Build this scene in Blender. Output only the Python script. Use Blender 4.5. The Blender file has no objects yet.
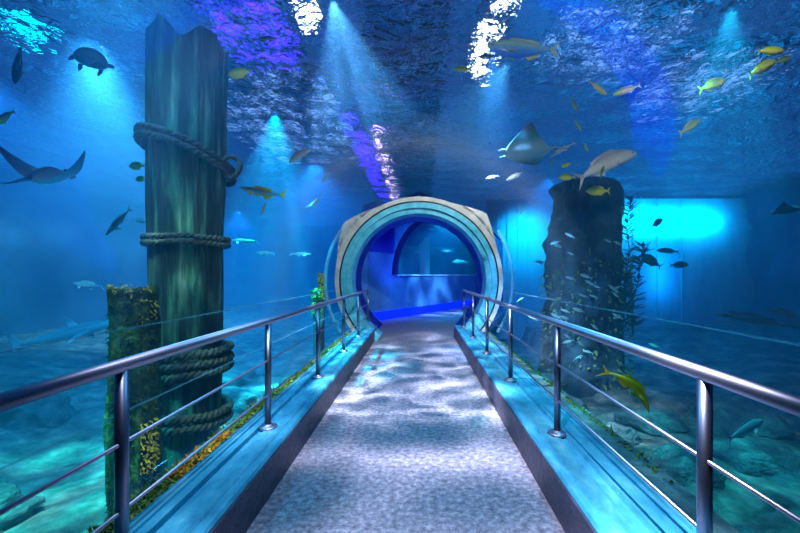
import bpy, bmesh, math, random
from mathutils import Vector, Matrix, noise
C = bpy.context.scene.collection
SC = bpy.context.scene
PI = math.pi
F = 400.0            # focal length in pixels of the 800 px wide frame
CAMH = 1.53
VPX, VPY = 419.0, 275.0

# ------------------------------------------------------------------ camera, world, exposure, large lights
cd = bpy.data.cameras.new('camera'); cam = bpy.data.objects.new('camera', cd); C.objects.link(cam)
cam.location = (0, 0, CAMH); cam.rotation_euler = (PI/2, 0, 0)
cd.sensor_width = 36; cd.lens = 18; cd.shift_x = -19/800; cd.shift_y = 8.5/800
cd.clip_start = 0.02; cd.clip_end = 200
SC.camera = cam
w = bpy.data.worlds.new('world'); SC.world = w; w.use_nodes = True
w.node_tree.nodes['Background'].inputs[0].default_value = (0.03, 0.16, 0.60, 1)
w.node_tree.nodes['Background'].inputs[1].default_value = 0.45
SC.view_settings.view_transform = 'Standard'; SC.view_settings.look = 'None'
SC.view_settings.exposure = 0.0; SC.view_settings.gamma = 1.0; SC.view_settings.use_curve_mapping = False
try:
    SC.cycles.use_denoising = True
    SC.cycles.caustics_refractive = False; SC.cycles.caustics_reflective = False
    SC.cycles.sample_clamp_indirect = 3.0
    SC.cycles.max_bounces = 8; SC.cycles.transparent_max_bounces = 24; SC.cycles.volume_bounces = 1
except Exception:
    pass

def look(o, target):
    o.rotation_euler = (Vector(target) - o.location).to_track_quat('-Z', 'Y').to_euler()

def area(name, loc, target, size, color, power, size_y=None):
    d = bpy.data.lights.new(name, 'AREA'); d.energy = power; d.color = color; d.size = size
    if size_y: d.shape = 'RECTANGLE'; d.size_y = size_y
    o = bpy.data.objects.new(name, d); C.objects.link(o); o.location = loc; look(o, target); return o

def spot(name, loc, target, deg, color, power, radius=0.1, blend=0.6, caustic=None, contrast=3.0):
    d = bpy.data.lights.new(name, 'SPOT'); d.energy = power; d.color = color; d.spot_size = math.radians(deg)
    d.spot_blend = blend; d.shadow_soft_size = radius
    o = bpy.data.objects.new(name, d); C.objects.link(o); o.location = loc; look(o, target)
    if caustic:      # water ripple pattern put into the lamp strength as a texture
        d.use_nodes = True; nt = d.node_tree; em = nt.nodes['Emission']
        tc = nt.nodes.new('ShaderNodeTexCoord'); no = nt.nodes.new('ShaderNodeTexNoise'); no.inputs['Scale'].default_value = caustic*0.6
        vm = nt.nodes.new('ShaderNodeVectorMath'); vm.operation = 'MULTIPLY_ADD'; vm.inputs[1].default_value = (0.22,)*3
        vo = nt.nodes.new('ShaderNodeTexVoronoi'); vo.feature = 'SMOOTH_F1'; vo.inputs['Scale'].default_value = caustic
        pw = nt.nodes.new('ShaderNodeMath'); pw.operation = 'POWER'; pw.inputs[1].default_value = contrast
        ml = nt.nodes.new('ShaderNodeMath'); ml.operation = 'MULTIPLY_ADD'; ml.inputs[1].default_value = 7.0; ml.inputs[2].default_value = 0.07
        nt.links.new(tc.outputs['Normal'], no.inputs['Vector']); nt.links.new(no.outputs['Color'], vm.inputs[0])
        nt.links.new(tc.outputs['Normal'], vm.inputs[2]); nt.links.new(vm.outputs[0], vo.inputs['Vector'])
        nt.links.new(vo.outputs['Distance'], pw.inputs[0]); nt.links.new(pw.outputs[0], ml.inputs[0])
        nt.links.new(ml.outputs[0], em.inputs['Strength'])
    return o

# added spots without fixtures, mostly just under the surface, which blocks lamps above
spot('fill_left', (-7.0, 6.5, 4.7), (-6.6, 7.5, 0), 120, (0.03, 0.45, 1.0), 1000, 0.2, 0.9)
spot('fill_mid_left', (-3.0, 11.5, 4.7), (-3.2, 12, 0), 130, (0.02, 0.40, 1.0), 2400, 0.2, 0.9)
spot('fill_mid_right', (4.2, 13.0, 4.7), (4.2, 13, 0), 130, (0.02, 0.38, 1.0), 1500, 0.2, 0.9)
spot('fill_back_left', (-9, 20.0, 4.7), (-9, 20, 0), 130, (0.02, 0.36, 1.0), 2200, 0.2, 0.9)
spot('fill_back', (1.5, 22.5, 4.7), (1.5, 22, 0), 150, (0.03, 0.60, 1.0), 5000, 0.2, 0.9)
spot('beam_left', (-4.6, 5.6, 4.75), (-9.0, 12.2, 3.2), 54, (0.28, 0.74, 1.0), 9500, 0.25, 1.0, 6, 1.2)
spot('beam_right', (1.0, 5.6, 4.7), (1.9, 8.0, 1.0), 50, (0.20, 0.50, 1.0), 1400, 0.05, 0.8, 10, 2.0)
spot('seabed_left', (-4.6, 1.8, 4.6), (-4.4, 3.4, -1), 56, (0.05, 1.0, 0.88), 6500, 0.04, 0.8, 11, 3.6)
spot('seabed_far_left', (-2.7, 7.5, 4.6), (-2.5, 7.3, -1), 60, (0.03, 0.80, 1.0), 6000, 0.05, 0.7, 10, 3.2)
spot('seabed_right', (3.6, 4.6, 4.6), (2.8, 4.8, -1), 60, (0.05, 0.9, 0.9), 1500, 0.05, 0.8, 12, 3.4)
spot('pile_fill', (-2.0, 2.6, 4.6), (-2.95, 4.9, 0.0), 46, (0.45, 0.95, 0.80), 1100, 0.05, 0.9, 10, 2.8)  # fill added to lift the pile and stump out of the haze
spot('arch_fill', (1.3, 5.9, 4.65), (0.0, 9.3, 2.7), 76, (0.80, 0.90, 0.92), 1000, 0.05, 0.8)  # fill added to brighten the face of the arch
spot('path_near', (-0.3, 0.9, 4.7), (0.10, 2.9, 0), 52, (0.86, 0.84, 1.0), 1900, 0.03, 0.8, 6, 3.6)
spot('path_far', (-1.0, 4.6, 4.7), (0.1, 6.6, 0), 66, (0.80, 0.84, 1.0), 2700, 0.03, 0.5, 13, 3.2)
spot('kerb_left', (-3.0, 3.6, 4.6), (-1.2, 3.9, 0.3), 110, (0.08, 0.60, 1.0), 420, 0.3, 0.8)
spot('kerb_right', (1.45, 3.4, 4.6), (1.3, 4.0, 0.3), 110, (0.10, 0.60, 1.0), 520, 0.04, 0.8)
spot('fish_fill', (2.6, 3.2, 4.65), (4.2, 5.6, 3.2), 90, (1.0, 0.95, 0.80), 160, 0.05, 0.8)  # white fill added so the yellow fish keep their colour
area('wall_wash_right', (10.7, 16.85, 3.85), (10.7, 18, 3.82), 4.6, (0.0, 0.45, 1.0), 420, 0.15)  # area light added close to the pale panel for the cyan glow
area('wall_wash_low', (10.4, 16.7, 1.6), (10.4, 18, 1.5), 0.5, (0.0, 0.30, 1.0), 45, 1.8)
spot('wall_wash_arch', (4.6, 15.8, 3.9), (4.7, 17.6, 3.2), 90, (0.0, 0.50, 1.0), 900, 0.1, 1.0)
spot('crown_fill_left', (-0.6, 2.6, 3.75), (-2.3, 5.2, 3.3), 80, (1.0, 0.92, 0.90), 70, 0.05, 0.8)  # added fill on the pile top and the fish beside it
spot('crown_fill', (0.3, 2.3, 3.75), (1.2, 4.7, 4.2), 70, (1.0, 0.95, 0.85), 60, 0.05, 0.8)  # added uplight on the belly of the blue fish

# ------------------------------------------------------------------ materials
def mat(name, base=(0.5,)*3, rough=0.5, metal=0.0, spec=0.5, emit=None, estr=0.0):
    m = bpy.data.materials.new(name); m.use_nodes = True; b = m.node_tree.nodes['Principled BSDF']
    b.inputs['Base Color'].default_value = (*base, 1); b.inputs['Roughness'].default_value = rough
    b.inputs['Metallic'].default_value = metal; b.inputs['Specular IOR Level'].default_value = spec
    if emit: b.inputs['Emission Color'].default_value = (*emit, 1); b.inputs['Emission Strength'].default_value = estr
    return m

def noisy(m, stops, scale=4.0, detail=6.0, stretch=(1, 1, 1), bump=0.0, bscale=None, coord='Object', rough=None):
    """colour ramp over noise plus bump"""
    nt = m.node_tree; b = nt.nodes['Principled BSDF']
    tc = nt.nodes.new('ShaderNodeTexCoord'); mp = nt.nodes.new('ShaderNodeMapping'); mp.inputs['Scale'].default_value = stretch
    no = nt.nodes.new('ShaderNodeTexNoise'); no.inputs['Scale'].default_value = scale; no.inputs['Detail'].default_value = detail
    no.inputs['Roughness'].default_value = 0.65
    cr = nt.nodes.new('ShaderNodeValToRGB'); el = cr.color_ramp.elements
    el[0].position = stops[0][0]; el[0].color = (*stops[0][1], 1); el[1].position = stops[-1][0]; el[1].color = (*stops[-1][1], 1)
    for p, c in stops[1:-1]:
        e = el.new(p); e.color = (*c, 1)
    nt.links.new(tc.outputs[coord], mp.inputs[0]); nt.links.new(mp.outputs[0], no.inputs['Vector'])
    nt.links.new(no.outputs['Fac'], cr.inputs[0]); nt.links.new(cr.outputs[0], b.inputs['Base Color'])
    if bump:
        n2 = nt.nodes.new('ShaderNodeTexNoise'); n2.inputs['Scale'].default_value = bscale or scale*2; n2.inputs['Detail'].default_value = 8
        nt.links.new(mp.outputs[0], n2.inputs['Vector'])
        bp = nt.nodes.new('ShaderNodeBump'); bp.inputs['Strength'].default_value = bump; bp.inputs['Distance'].default_value = 0.05
        nt.links.new(n2.outputs['Fac'], bp.inputs['Height']); nt.links.new(bp.outputs[0], b.inputs['Normal'])
    return m

M = {}
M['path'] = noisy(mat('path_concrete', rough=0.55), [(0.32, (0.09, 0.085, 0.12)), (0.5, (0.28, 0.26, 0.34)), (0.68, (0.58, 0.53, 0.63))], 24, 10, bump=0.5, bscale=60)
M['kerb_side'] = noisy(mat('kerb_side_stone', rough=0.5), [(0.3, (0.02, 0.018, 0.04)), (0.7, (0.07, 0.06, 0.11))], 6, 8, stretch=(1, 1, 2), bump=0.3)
M['kerb_top'] = noisy(mat('kerb_top_blue_light', rough=0.2), [(0.3, (0.02, 0.18, 0.32)), (0.55, (0.06, 0.36, 0.52)), (0.75, (0.18, 0.54, 0.70))], 7, 6, stretch=(1, 0.4, 1), bump=0.12)  # blue light reflected from the water is put into the base colour
M['steel'] = mat('brushed_steel', (0.40, 0.38, 0.48), 0.44, 1.0)
M['steel_dark'] = mat('post_steel', (0.20, 0.22, 0.30), 0.36, 1.0)
M['beige'] = noisy(mat('arch_concrete', rough=0.7), [(0.3, (0.42, 0.36, 0.33)), (0.7, (0.72, 0.64, 0.58))], 5, 6, bump=0.3)
M['seal'] = mat('black_seal', (0.01, 0.015, 0.02), 0.5)
M['cyan'] = noisy(mat('cyan_ring_paint', rough=0.25), [(0.3, (0.03, 0.32, 0.42)), (0.7, (0.18, 0.62, 0.75))], 3, 5)
M['pile'] = noisy(mat('pile_wood', rough=0.85), [(0.38, (0.002, 0.004, 0.006)), (0.48, (0.012, 0.03, 0.028)), (0.56, (0.035, 0.12, 0.08)), (0.66, (0.20, 0.24, 0.19))], 7, 9, stretch=(1, 1, 0.10), bump=1.0, bscale=9)
M['rope'] = noisy(mat('rope_fibre', rough=0.9), [(0.3, (0.02, 0.02, 0.018)), (0.7, (0.11, 0.10, 0.09))], 18, 5, bump=0.5)
M['moss'] = noisy(mat('moss', rough=0.95), [(0.35, (0.006, 0.012, 0.004)), (0.52, (0.03, 0.05, 0.01)), (0.66, (0.14, 0.13, 0.02)), (0.8, (0.35, 0.20, 0.03))], 9, 8, bump=1.0)
M['algae_orange'] = noisy(mat('algae_orange', rough=0.9), [(0.3, (0.45, 0.15, 0.01)), (0.7, (0.85, 0.50, 0.04))], 14, 5, bump=0.6)
M['algae_green'] = noisy(mat('algae_green', rough=0.9), [(0.3, (0.03, 0.14, 0.03)), (0.7, (0.28, 0.40, 0.05))], 12, 6, bump=0.6)
M['rock'] = noisy(mat('reef_rock', rough=0.9), [(0.3, (0.03, 0.07, 0.08)), (0.55, (0.09, 0.20, 0.21)), (0.75, (0.28, 0.42, 0.40))], 3, 9, bump=1.0, bscale=8)
M['rock_dark'] = noisy(mat('column_rock', rough=0.9), [(0.3, (0.01, 0.025, 0.04)), (0.6, (0.04, 0.09, 0.11)), (0.8, (0.10, 0.25, 0.26))], 3, 9, bump=1.0, bscale=7)
M['sand'] = noisy(mat('sand', rough=0.9), [(0.34, (0.02, 0.05, 0.05)), (0.50, (0.12, 0.19, 0.17)), (0.68, (0.36, 0.42, 0.38))], 2.2, 10, bump=1.0, bscale=10)
M['tank'] = noisy(mat('tank_wall', rough=0.9), [(0.3, (0.01, 0.03, 0.06)), (0.7, (0.04, 0.12, 0.2))], 0.6, 6, bump=0.6)
M['room_wall'] = noisy(mat('room_wall_paint', rough=0.45), [(0.3, (0.05, 0.15, 0.38)), (0.7, (0.12, 0.30, 0.62))], 0.9, 4)
M['room_ceiling'] = mat('room_ceiling_paint', (0.03, 0.04, 0.45), 0.6)
M['room_trim'] = mat('window_trim_paint', (0.01, 0.012, 0.10), 0.4)
M['led'] = mat('led_strip', (0.0, 0.0, 0.3), 0.5, emit=(0.0, 0.01, 1.0), estr=2.2)

def emis(name, col, s):
    return mat(name, (0.02,)*3, 0.5, emit=col, estr=s)
M['white_lamp'] = emis('white_lamp', (0.85, 0.92, 1.0), 26)
M['violet_lamp'] = emis('violet_lamp', (0.05, 0.012, 1.0), 7)
M['pink_lamp'] = emis('pink_lamp', (0.75, 0.55, 1.0), 6)
M['blue_ripple_light'] = emis('blue_ripple_light', (0.20, 0.42, 1.0), 1.5); M['cyan_ripple_light'] = emis('cyan_ripple_light', (0.0, 0.65, 1.0), 8)  # blue and cyan panels added to streak the ripples with light
M['lit_window'] = emis('lit_window', (0.0, 0.50, 1.0), 3.5)
M['lit_window_dim'] = emis('lit_window_dim', (0.0, 0.30, 0.9), 1.2)

def acrylic(name, ior=1.25, tint=(0.93, 0.98, 1.0), rough=0.02, cap=1.0):
    m = bpy.data.materials.new(name); m.use_nodes = True; nt = m.node_tree; nt.nodes.clear()
    out = nt.nodes.new('ShaderNodeOutputMaterial'); mx = nt.nodes.new('ShaderNodeMixShader')
    tr = nt.nodes.new('ShaderNodeBsdfTransparent'); tr.inputs[0].default_value = (*tint, 1)
    gl = nt.nodes.new('ShaderNodeBsdfGlossy'); gl.inputs['Roughness'].default_value = rough
    fr = nt.nodes.new('ShaderNodeFresnel'); fr.inputs[0].default_value = ior
    mu = nt.nodes.new('ShaderNodeMath'); mu.operation = 'MULTIPLY'; mu.inputs[1].default_value = cap
    nt.links.new(fr.outputs[0], mu.inputs[0]); nt.links.new(mu.outputs[0], mx.inputs[0])
    nt.links.new(tr.outputs[0], mx.inputs[1]); nt.links.new(gl.outputs[0], mx.inputs[2]); nt.links.new(mx.outputs[0], out.inputs[0])
    return m
M['acrylic'] = acrylic('acrylic', 1.12, (0.97, 0.99, 1.0), 0.03, 0.2)
M['seam'] = mat('seam_bond', (0.25, 0.62, 0.75), 0.3); M['seam'].node_tree.nodes['Principled BSDF'].inputs['Alpha'].default_value = 0.3
M['pane'] = acrylic('window_pane', 1.2, (0.9, 0.97, 1.0), 0.03, 0.7)

def water_volume():
    m = bpy.data.materials.new('water'); m.use_nodes = True; nt = m.node_tree; nt.nodes.clear()
    out = nt.nodes.new('ShaderNodeOutputMaterial')
    sc = nt.nodes.new('ShaderNodeVolumeScatter'); sc.inputs['Color'].default_value = (0.12, 0.55, 1.0, 1); sc.inputs['Density'].default_value = 0.036
    sc.inputs['Anisotropy'].default_value = 0.25
    ab = nt.nodes.new('ShaderNodeVolumeAbsorption'); ab.inputs['Color'].default_value = (0.05, 0.62, 0.95, 1); ab.inputs['Density'].default_value = 0.045
    ad = nt.nodes.new('ShaderNodeAddShader'); nt.links.new(sc.outputs[0], ad.inputs[0]); nt.links.new(ab.outputs[0], ad.inputs[1])
    nt.links.new(ad.outputs[0], out.inputs['Volume']); return m
M['water'] = water_volume()

def surface_mat():
    m = bpy.data.materials.new('water_surface'); m.use_nodes = True; nt = m.node_tree; nt.nodes.clear()
    out = nt.nodes.new('ShaderNodeOutputMaterial'); mx = nt.nodes.new('ShaderNodeMixShader'); lw = nt.nodes.new('ShaderNodeLayerWeight'); lw.inputs['Blend'].default_value = 0.5; mr = nt.nodes.new('ShaderNodeMapRange'); mr.inputs['From Min'].default_value = 0.30; mr.inputs['From Max'].default_value = 0.72
    gl = nt.nodes.new('ShaderNodeBsdfGlossy'); gl.inputs['Roughness'].default_value = 0.06; gl.inputs['Color'].default_value = (0.9, 0.95, 1, 1)
    rf = nt.nodes.new('ShaderNodeBsdfRefraction'); rf.inputs['IOR'].default_value = 1.03; rf.inputs['Roughness'].default_value = 0.03
    tc = nt.nodes.new('ShaderNodeTexCoord'); mp = nt.nodes.new('ShaderNodeMapping'); mp.inputs['Scale'].default_value = (1.0, 0.8, 1.0)
    n1 = nt.nodes.new('ShaderNodeTexNoise'); n1.inputs['Scale'].default_value = 3.6; n1.inputs['Detail'].default_value = 3; n1.inputs['Distortion'].default_value = 1.2
    n2 = nt.nodes.new('ShaderNodeTexNoise'); n2.inputs['Scale'].default_value = 1.1; n2.inputs['Detail'].default_value = 2
    n3 = nt.nodes.new('ShaderNodeTexNoise'); n3.inputs['Scale'].default_value = 9.0; n3.inputs['Detail'].default_value = 2; n3.inputs['Distortion'].default_value = 0.6
    a3 = nt.nodes.new('ShaderNodeMath'); a3.operation = 'MULTIPLY_ADD'; a3.inputs[1].default_value = 0.5
    ad = nt.nodes.new('ShaderNodeMath'); ad.operation = 'MULTIPLY_ADD'; ad.inputs[1].default_value = 2.0
    bp = nt.nodes.new('ShaderNodeBump'); bp.inputs['Strength'].default_value = 1.0; bp.inputs['Distance'].default_value = 0.55
    L = nt.links.new
    L(tc.outputs['Object'], mp.inputs[0]); L(mp.outputs[0], n1.inputs['Vector']); L(mp.outputs[0], n2.inputs['Vector'])
    L(n2.outputs['Fac'], ad.inputs[0]); L(n1.outputs['Fac'], ad.inputs[2]); L(mp.outputs[0], n3.inputs['Vector']); L(n3.outputs['Fac'], a3.inputs[0]); L(ad.outputs[0], a3.inputs[2]); L(a3.outputs[0], bp.inputs['Height']); L(bp.outputs[0], lw.inputs['Normal']); L(lw.outputs['Facing'], mr.inputs[0]); L(mr.outputs[0], mx.inputs[0])
    L(bp.outputs[0], gl.inputs['Normal']); L(bp.outputs[0], rf.inputs['Normal'])
    L(rf.outputs[0], mx.inputs[1]); L(gl.outputs[0], mx.inputs[2]); L(mx.outputs[0], out.inputs[0])
    return m
M['water_surface'] = surface_mat()

# ------------------------------------------------------------------ mesh helpers
def link_mesh(name, bm, material, parent=None, smooth=True):
    me = bpy.data.meshes.new(name); bm.normal_update(); bm.to_mesh(me); bm.free()
    if isinstance(material, str): material = M[material]
    if material: me.materials.append(material)
    if smooth:
        for p in me.polygons: p.use_smooth = True
    o = bpy.data.objects.new(name, me); C.objects.link(o)
    if parent: o.parent = parent
    return o

def thing(name, label, cat, loc=(0, 0, 0), group=None):
    o = bpy.data.objects.new(name, None); C.objects.link(o); o.location = loc; o.empty_display_size = 0.1
    o['label'] = label; o['category'] = cat
    if group: o['group'] = group
    return o

def tag(o, label=None, cat=None, group=None, kind=None):
    if label: o['label'] = label
    if cat: o['category'] = cat
    if group: o['group'] = group
    if kind: o['kind'] = kind
    return o

def box(bm, x0, x1, y0, y1, z0, z1):
    v = [bm.verts.new(p) for p in ((x0,y0,z0),(x1,y0,z0),(x1,y1,z0),(x0,y1,z0),(x0,y0,z1),(x1,y0,z1),(x1,y1,z1),(x0,y1,z1))]
    for f in ((3,2,1,0),(4,5,6,7),(0,1,5,4),(1,2,6,5),(2,3,7,6),(3,0,4,7)): bm.faces.new([v[i] for i in f])

def tube(bm, pts, r, seg=12, caps=True):
    """round tube through points; r a number or a list"""
    pts = [Vector(p) for p in pts]; rings = []
    n = len(pts); up = None
    for i, p in enumerate(pts):
        t = (pts[min(i+1, n-1)] - pts[max(i-1, 0)]).normalized()
        if up is None:
            up = Vector((0, 0, 1)) if abs(t.z) < 0.9 else Vector((1, 0, 0))
        a = t.cross(up).normalized(); b = a.cross(t).normalized(); up = b
        rr = r[i] if isinstance(r, (list, tuple)) else r
        rings.append([bm.verts.new(p + a*math.cos(2*PI*k/seg)*rr + b*math.sin(2*PI*k/seg)*rr) for k in range(seg)])
    for i in range(n-1):
        for k in range(seg):
            bm.faces.new((rings[i][k], rings[i][(k+1) % seg], rings[i+1][(k+1) % seg], rings[i+1][k]))
    if caps:
        bm.faces.new(list(reversed(rings[0]))); bm.faces.new(rings[-1])

def lathe(bm, prof, seg=32, base=(0, 0, 0)):
    bx, by, bz = base; rings = []
    for r, z in prof:
        rings.append([bm.verts.new((bx + r*math.cos(2*PI*k/seg), by + r*math.sin(2*PI*k/seg), bz + z)) for k in range(seg)])
    for i in range(len(prof)-1):
        for k in range(seg):
            bm.faces.new((rings[i][k], rings[i][(k+1) % seg], rings[i+1][(k+1) % seg], rings[i+1][k]))
    bm.faces.new(list(reversed(rings[0]))); bm.faces.new(rings[-1])

def extrude_profile(bm, prof, y0, y1, closed=True, n=1):
    """2-D profile (x, z) swept along y"""
    rings = []
    for j in range(n+1):
        y = y0 + (y1-y0)*j/n
        rings.append([bm.verts.new((x, y, z)) for x, z in prof])
    m = len(prof)
    for j in range(n):
        for k in range(m if closed else m-1):
            bm.faces.new((rings[j][k], rings[j][(k+1) % m], rings[j+1][(k+1) % m], rings[j+1][k]))
    if closed:
        bm.faces.new(list(reversed(rings[0]))); bm.faces.new(rings[-1])
    bmesh.ops.recalc_face_normals(bm, faces=bm.faces)

def at(px, py, y):
    """the place at distance y seen at a pixel of the photograph"""
    return Vector(((px-VPX)/F*y, y, CAMH - (py-VPY)/F*y))

# ------------------------------------------------------------------ the setting
AX, AZ = 0.0, 1.40                       # axis of the tunnel
R_IN, R_OUT = 1.98, 2.04
Y0, YP = -2.0, 9.3                       # tunnel start, portal
def arc(r, zmin, n=64, z0=AZ, x0=AX):
    a = math.asin(max(-1, (zmin - z0)/r)); return [(x0 + r*math.cos(a + (PI-2*a)*k/n), z0 + r*math.sin(a + (PI-2*a)*k/n)) for k in range(n+1)]

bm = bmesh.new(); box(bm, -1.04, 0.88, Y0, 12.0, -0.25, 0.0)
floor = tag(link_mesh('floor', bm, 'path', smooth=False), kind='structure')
def kerb(name, s, xi, xo):
    d = xo - xi
    prof = [(xi, 0), (xi, 0.262), (xi+0.012, 0.28), (xi+0.05, 0.284), (xi+0.056, 0.276), (xi+0.066, 0.276), (xi+0.072, 0.284),
            (xi+0.20*1, 0.284), (xi+0.21, 0.272), (xi+0.25, 0.272), (xi+0.262, 0.30), (xi+d-0.05, 0.30), (xi+d-0.044, 0.286), (xi+d-0.034, 0.286), (xi+d-0.028, 0.30), (xi+d, 0.30), (xi+d, 0)]
    top = [p for p in prof]
    bm = bmesh.new(); extrude_profile(bm, [(s*x, z) for x, z in top], Y0, 9.95, n=1)
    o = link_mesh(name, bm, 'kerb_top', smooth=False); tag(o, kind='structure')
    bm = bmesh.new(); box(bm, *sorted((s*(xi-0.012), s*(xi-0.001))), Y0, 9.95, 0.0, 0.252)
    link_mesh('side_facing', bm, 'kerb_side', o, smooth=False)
    bm = bmesh.new(); extrude_profile(bm, [(s*(xo+0.001), -1.2), (s*(xo+0.001), 0.22), (s*1.66, 0.20), (s*1.66, -1.2)], Y0, 9.3)
    link_mesh('footing_ledge', bm, 'rock', o, smooth=False)
    return o
kerb('trim_1', -1, 1.04, 1.44)
kerb('trim_2', 1, 0.88, 1.36)

# transparent tunnel
bm = bmesh.new()
outer = arc(R_OUT, 0.20); inner = arc(R_IN, 0.20)
extrude_profile(bm, outer + inner[::-1], Y0, YP)
shell = tag(link_mesh('window_1', bm, 'acrylic'), kind='structure')
for p in shell.data.polygons: p.use_smooth = abs(p.normal.y) < 0.5
# unseen wall added behind the viewer to darken the shell reflections
bm = bmesh.new(); extrude_profile(bm, arc(R_OUT+0.05, -0.25), Y0-0.2, Y0-0.001)
tag(link_mesh('wall_rear_block', bm, 'room_trim', smooth=False), kind='structure')
# bonded joints between the acrylic panels
def joint_ring(y, wdt, h):
    bm = bmesh.new()
    for sd in (-1, 1):
        A_ = [math.radians(-33+66*k/24) for k in range(25)]
        extrude_profile(bm, [(sd*(R_IN-0.002)*math.cos(a), AZ+(R_IN-0.002)*math.sin(a)) for a in A_] + [(sd*(R_IN-h)*math.cos(a), AZ+(R_IN-h)*math.sin(a)) for a in A_[::-1]], y-wdt/2, y+wdt/2)
    tag(link_mesh('trim_5', bm, 'seam'), kind='structure')
joint_ring(8.35, 0.10, 0.05)
for s in (-1, 1):
    for zz, hh in ((1.17, 0.012), (0.68, 0.008)):
        if s == 1 and zz < 1: continue
        bm = bmesh.new(); x = math.sqrt((R_IN-0.004)**2 - (zz-AZ)**2)
        box(bm, *sorted((s*(x-0.012), s*(x-0.001))), Y0, YP, zz-hh/2, zz+hh/2)
        tag(link_mesh('trim_6', bm, 'seam', smooth=False), kind='structure')

# arch where the clear tunnel meets the next room
def ring_prof(r0f, r1f, y0, y1, zmin, name, m, parent=None, n=96):
    bm = bmesh.new(); rows = []
    a0 = math.asin((zmin-AZ)/1.7)
    for k in range(n+1):
        a = a0 + (PI-2*a0)*k/n; c, s = math.cos(a), math.sin(a)
        r0, r1 = r0f(a), r1f(a)
        rows.append([bm.verts.new((AX+r*c, y, AZ+r*s)) for r, y in ((r0, y0), (r1, y0), (r1, y1), (r0, y1))])
    for k in range(n):
        for j in range(4):
            bm.faces.new((rows[k][j], rows[k][(j+1) % 4], rows[k+1][(j+1) % 4], rows[k+1][j]))
    bm.faces.new(rows[0][::-1]); bm.faces.new(rows[-1]); bmesh.ops.recalc_face_normals(bm, faces=bm.faces)
    return link_mesh(name, bm, m, parent, smooth=False)
def corner(a):
    deg = math.degrees(a); d = min(abs(deg-45), abs(deg-143)*0.9)
    return 1.955 + 0.26*max(0, 1-d/24)**1.4
arch = ring_prof(lambda a: 1.86, corner, 9.30, 9.75, 0.0, 'trim_3', 'beige'); tag(arch, kind='structure')
ring_prof(lambda a: 1.815, lambda a: 1.86, 9.32, 9.75, 0.0, 'seal', 'seal', arch)
ring_prof(lambda a: 1.69, lambda a: 1.815, 9.27, 9.75, 0.0, 'outer_ring', 'cyan', arch)
ring_prof(lambda a: 1.57, lambda a: 1.69, 9.34, 9.9, 0.0, 'inner_ring', 'cyan', arch)

# room beyond the arch: left wall swings away to the right
RA, RB = Vector((-1.62, 12.9)), Vector((4.35, 22.74))
RH = 4.02
def wall_slab(name, a, b, h0, h1, t, m, hole=None):
    """vertical wall from a to b (plan), optional half-round hole (s0, r, zbase)"""
    ha, hb = h1 if isinstance(h1, tuple) else (h1, h1); h1 = max(ha, hb)
    a, b = Vector(a), Vector(b); L = (b-a).length; u = (b-a)/L; nrm = Vector((-u.y, u.x))
    bm = bmesh.new()
    def P(s, z, k): q = a + u*s + nrm*t*k; return (q.x, q.y, z)
    if not hole:
        v = [bm.verts.new(P(s, z, k)) for k in (0, 1) for s, z in ((0, h0), (L, h0), (L, hb), (0, ha))]
        for f in ((0,1,2,3),(7,6,5,4),(0,4,5,1),(1,5,6,2),(2,6,7,3),(3,7,4,0)): bm.faces.new([v[i] for i in f])
    else:
        s0, r, zb = hole; n = 32
        inn = [(s0 - r*math.cos(PI*k/n), zb + SWE*r*math.sin(PI*k/n)) for k in range(n+1)]
        out = []
        for s, z in inn:
            c, q = (s-s0)/r, (z-zb)/r
            # push to the rectangle border
            k = 1e9
            if c < -1e-6: k = min(k, (0-s0)/c)
            if c > 1e-6: k = min(k, (L-s0)/c)
            if q > 1e-6: k = min(k, (h1-zb)/q)
            out.append((s0+c*k, zb+q*k))
        for lay in (0, 1):
            vi = [bm.verts.new(P(s, z, lay)) for s, z in inn]; vo = [bm.verts.new(P(s, z, lay)) for s, z in out]
            for k in range(n):
                bm.faces.new((vi[k], vi[k+1], vo[k+1], vo[k]))
            if lay == 0: v0 = vi
            else:
                for k in range(n): bm.faces.new((v0[k], v0[k+1], vi[k+1], vi[k]))
        # corners of the rectangle
        for lay in (0, 1):
            for sc, ss in ((0, -1), (L, 1)):
                cc = [o for o in out if abs(o[0]-sc) < 1e-4]; ct = [o for o in out if abs(o[1]-h1) < 1e-4]
                p1 = max(cc, key=lambda o: o[1]); p2 = (min if ss < 0 else max)(ct, key=lambda o: o[0])
                bm.faces.new([bm.verts.new(P(*p1, lay)), bm.verts.new(P(sc, h1, lay)), bm.verts.new(P(*p2, lay))])
        for lay in (0, 1):
            bm.faces.new([bm.verts.new(P(s, z, lay)) for s, z in ((0, h0), (L, h0), (L, zb), (0, zb))])
        bm.faces.new([bm.verts.new(P(s, zb, k)) for s, k in ((s0-r, 0), (s0+r, 0), (s0+r, 1), (s0-r, 1))])
    return tag(link_mesh(name, bm, m, smooth=False), kind='structure')
SW0, SWR, SWZ, SWE = 5.35, 3.85, 1.55, 0.63   # centre, half width, sill height, height / half width
wall_far = wall_slab('wall_back', RA, RB, 0.0, RH, 0.25, 'room_wall', (SW0, SWR, SWZ))
for v in wall_far.data.vertices:
    if v.co.z > RH-0.01 and (Vector(v.co.xy)-RA).length < 0.5: v.co.z = 3.5
uu = (RB-RA).normalized(); nn = Vector((-uu.y, uu.x))
def PW(s, z, k): q = RA + uu*s + nn*k; return (q.x, q.y, z)
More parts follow.
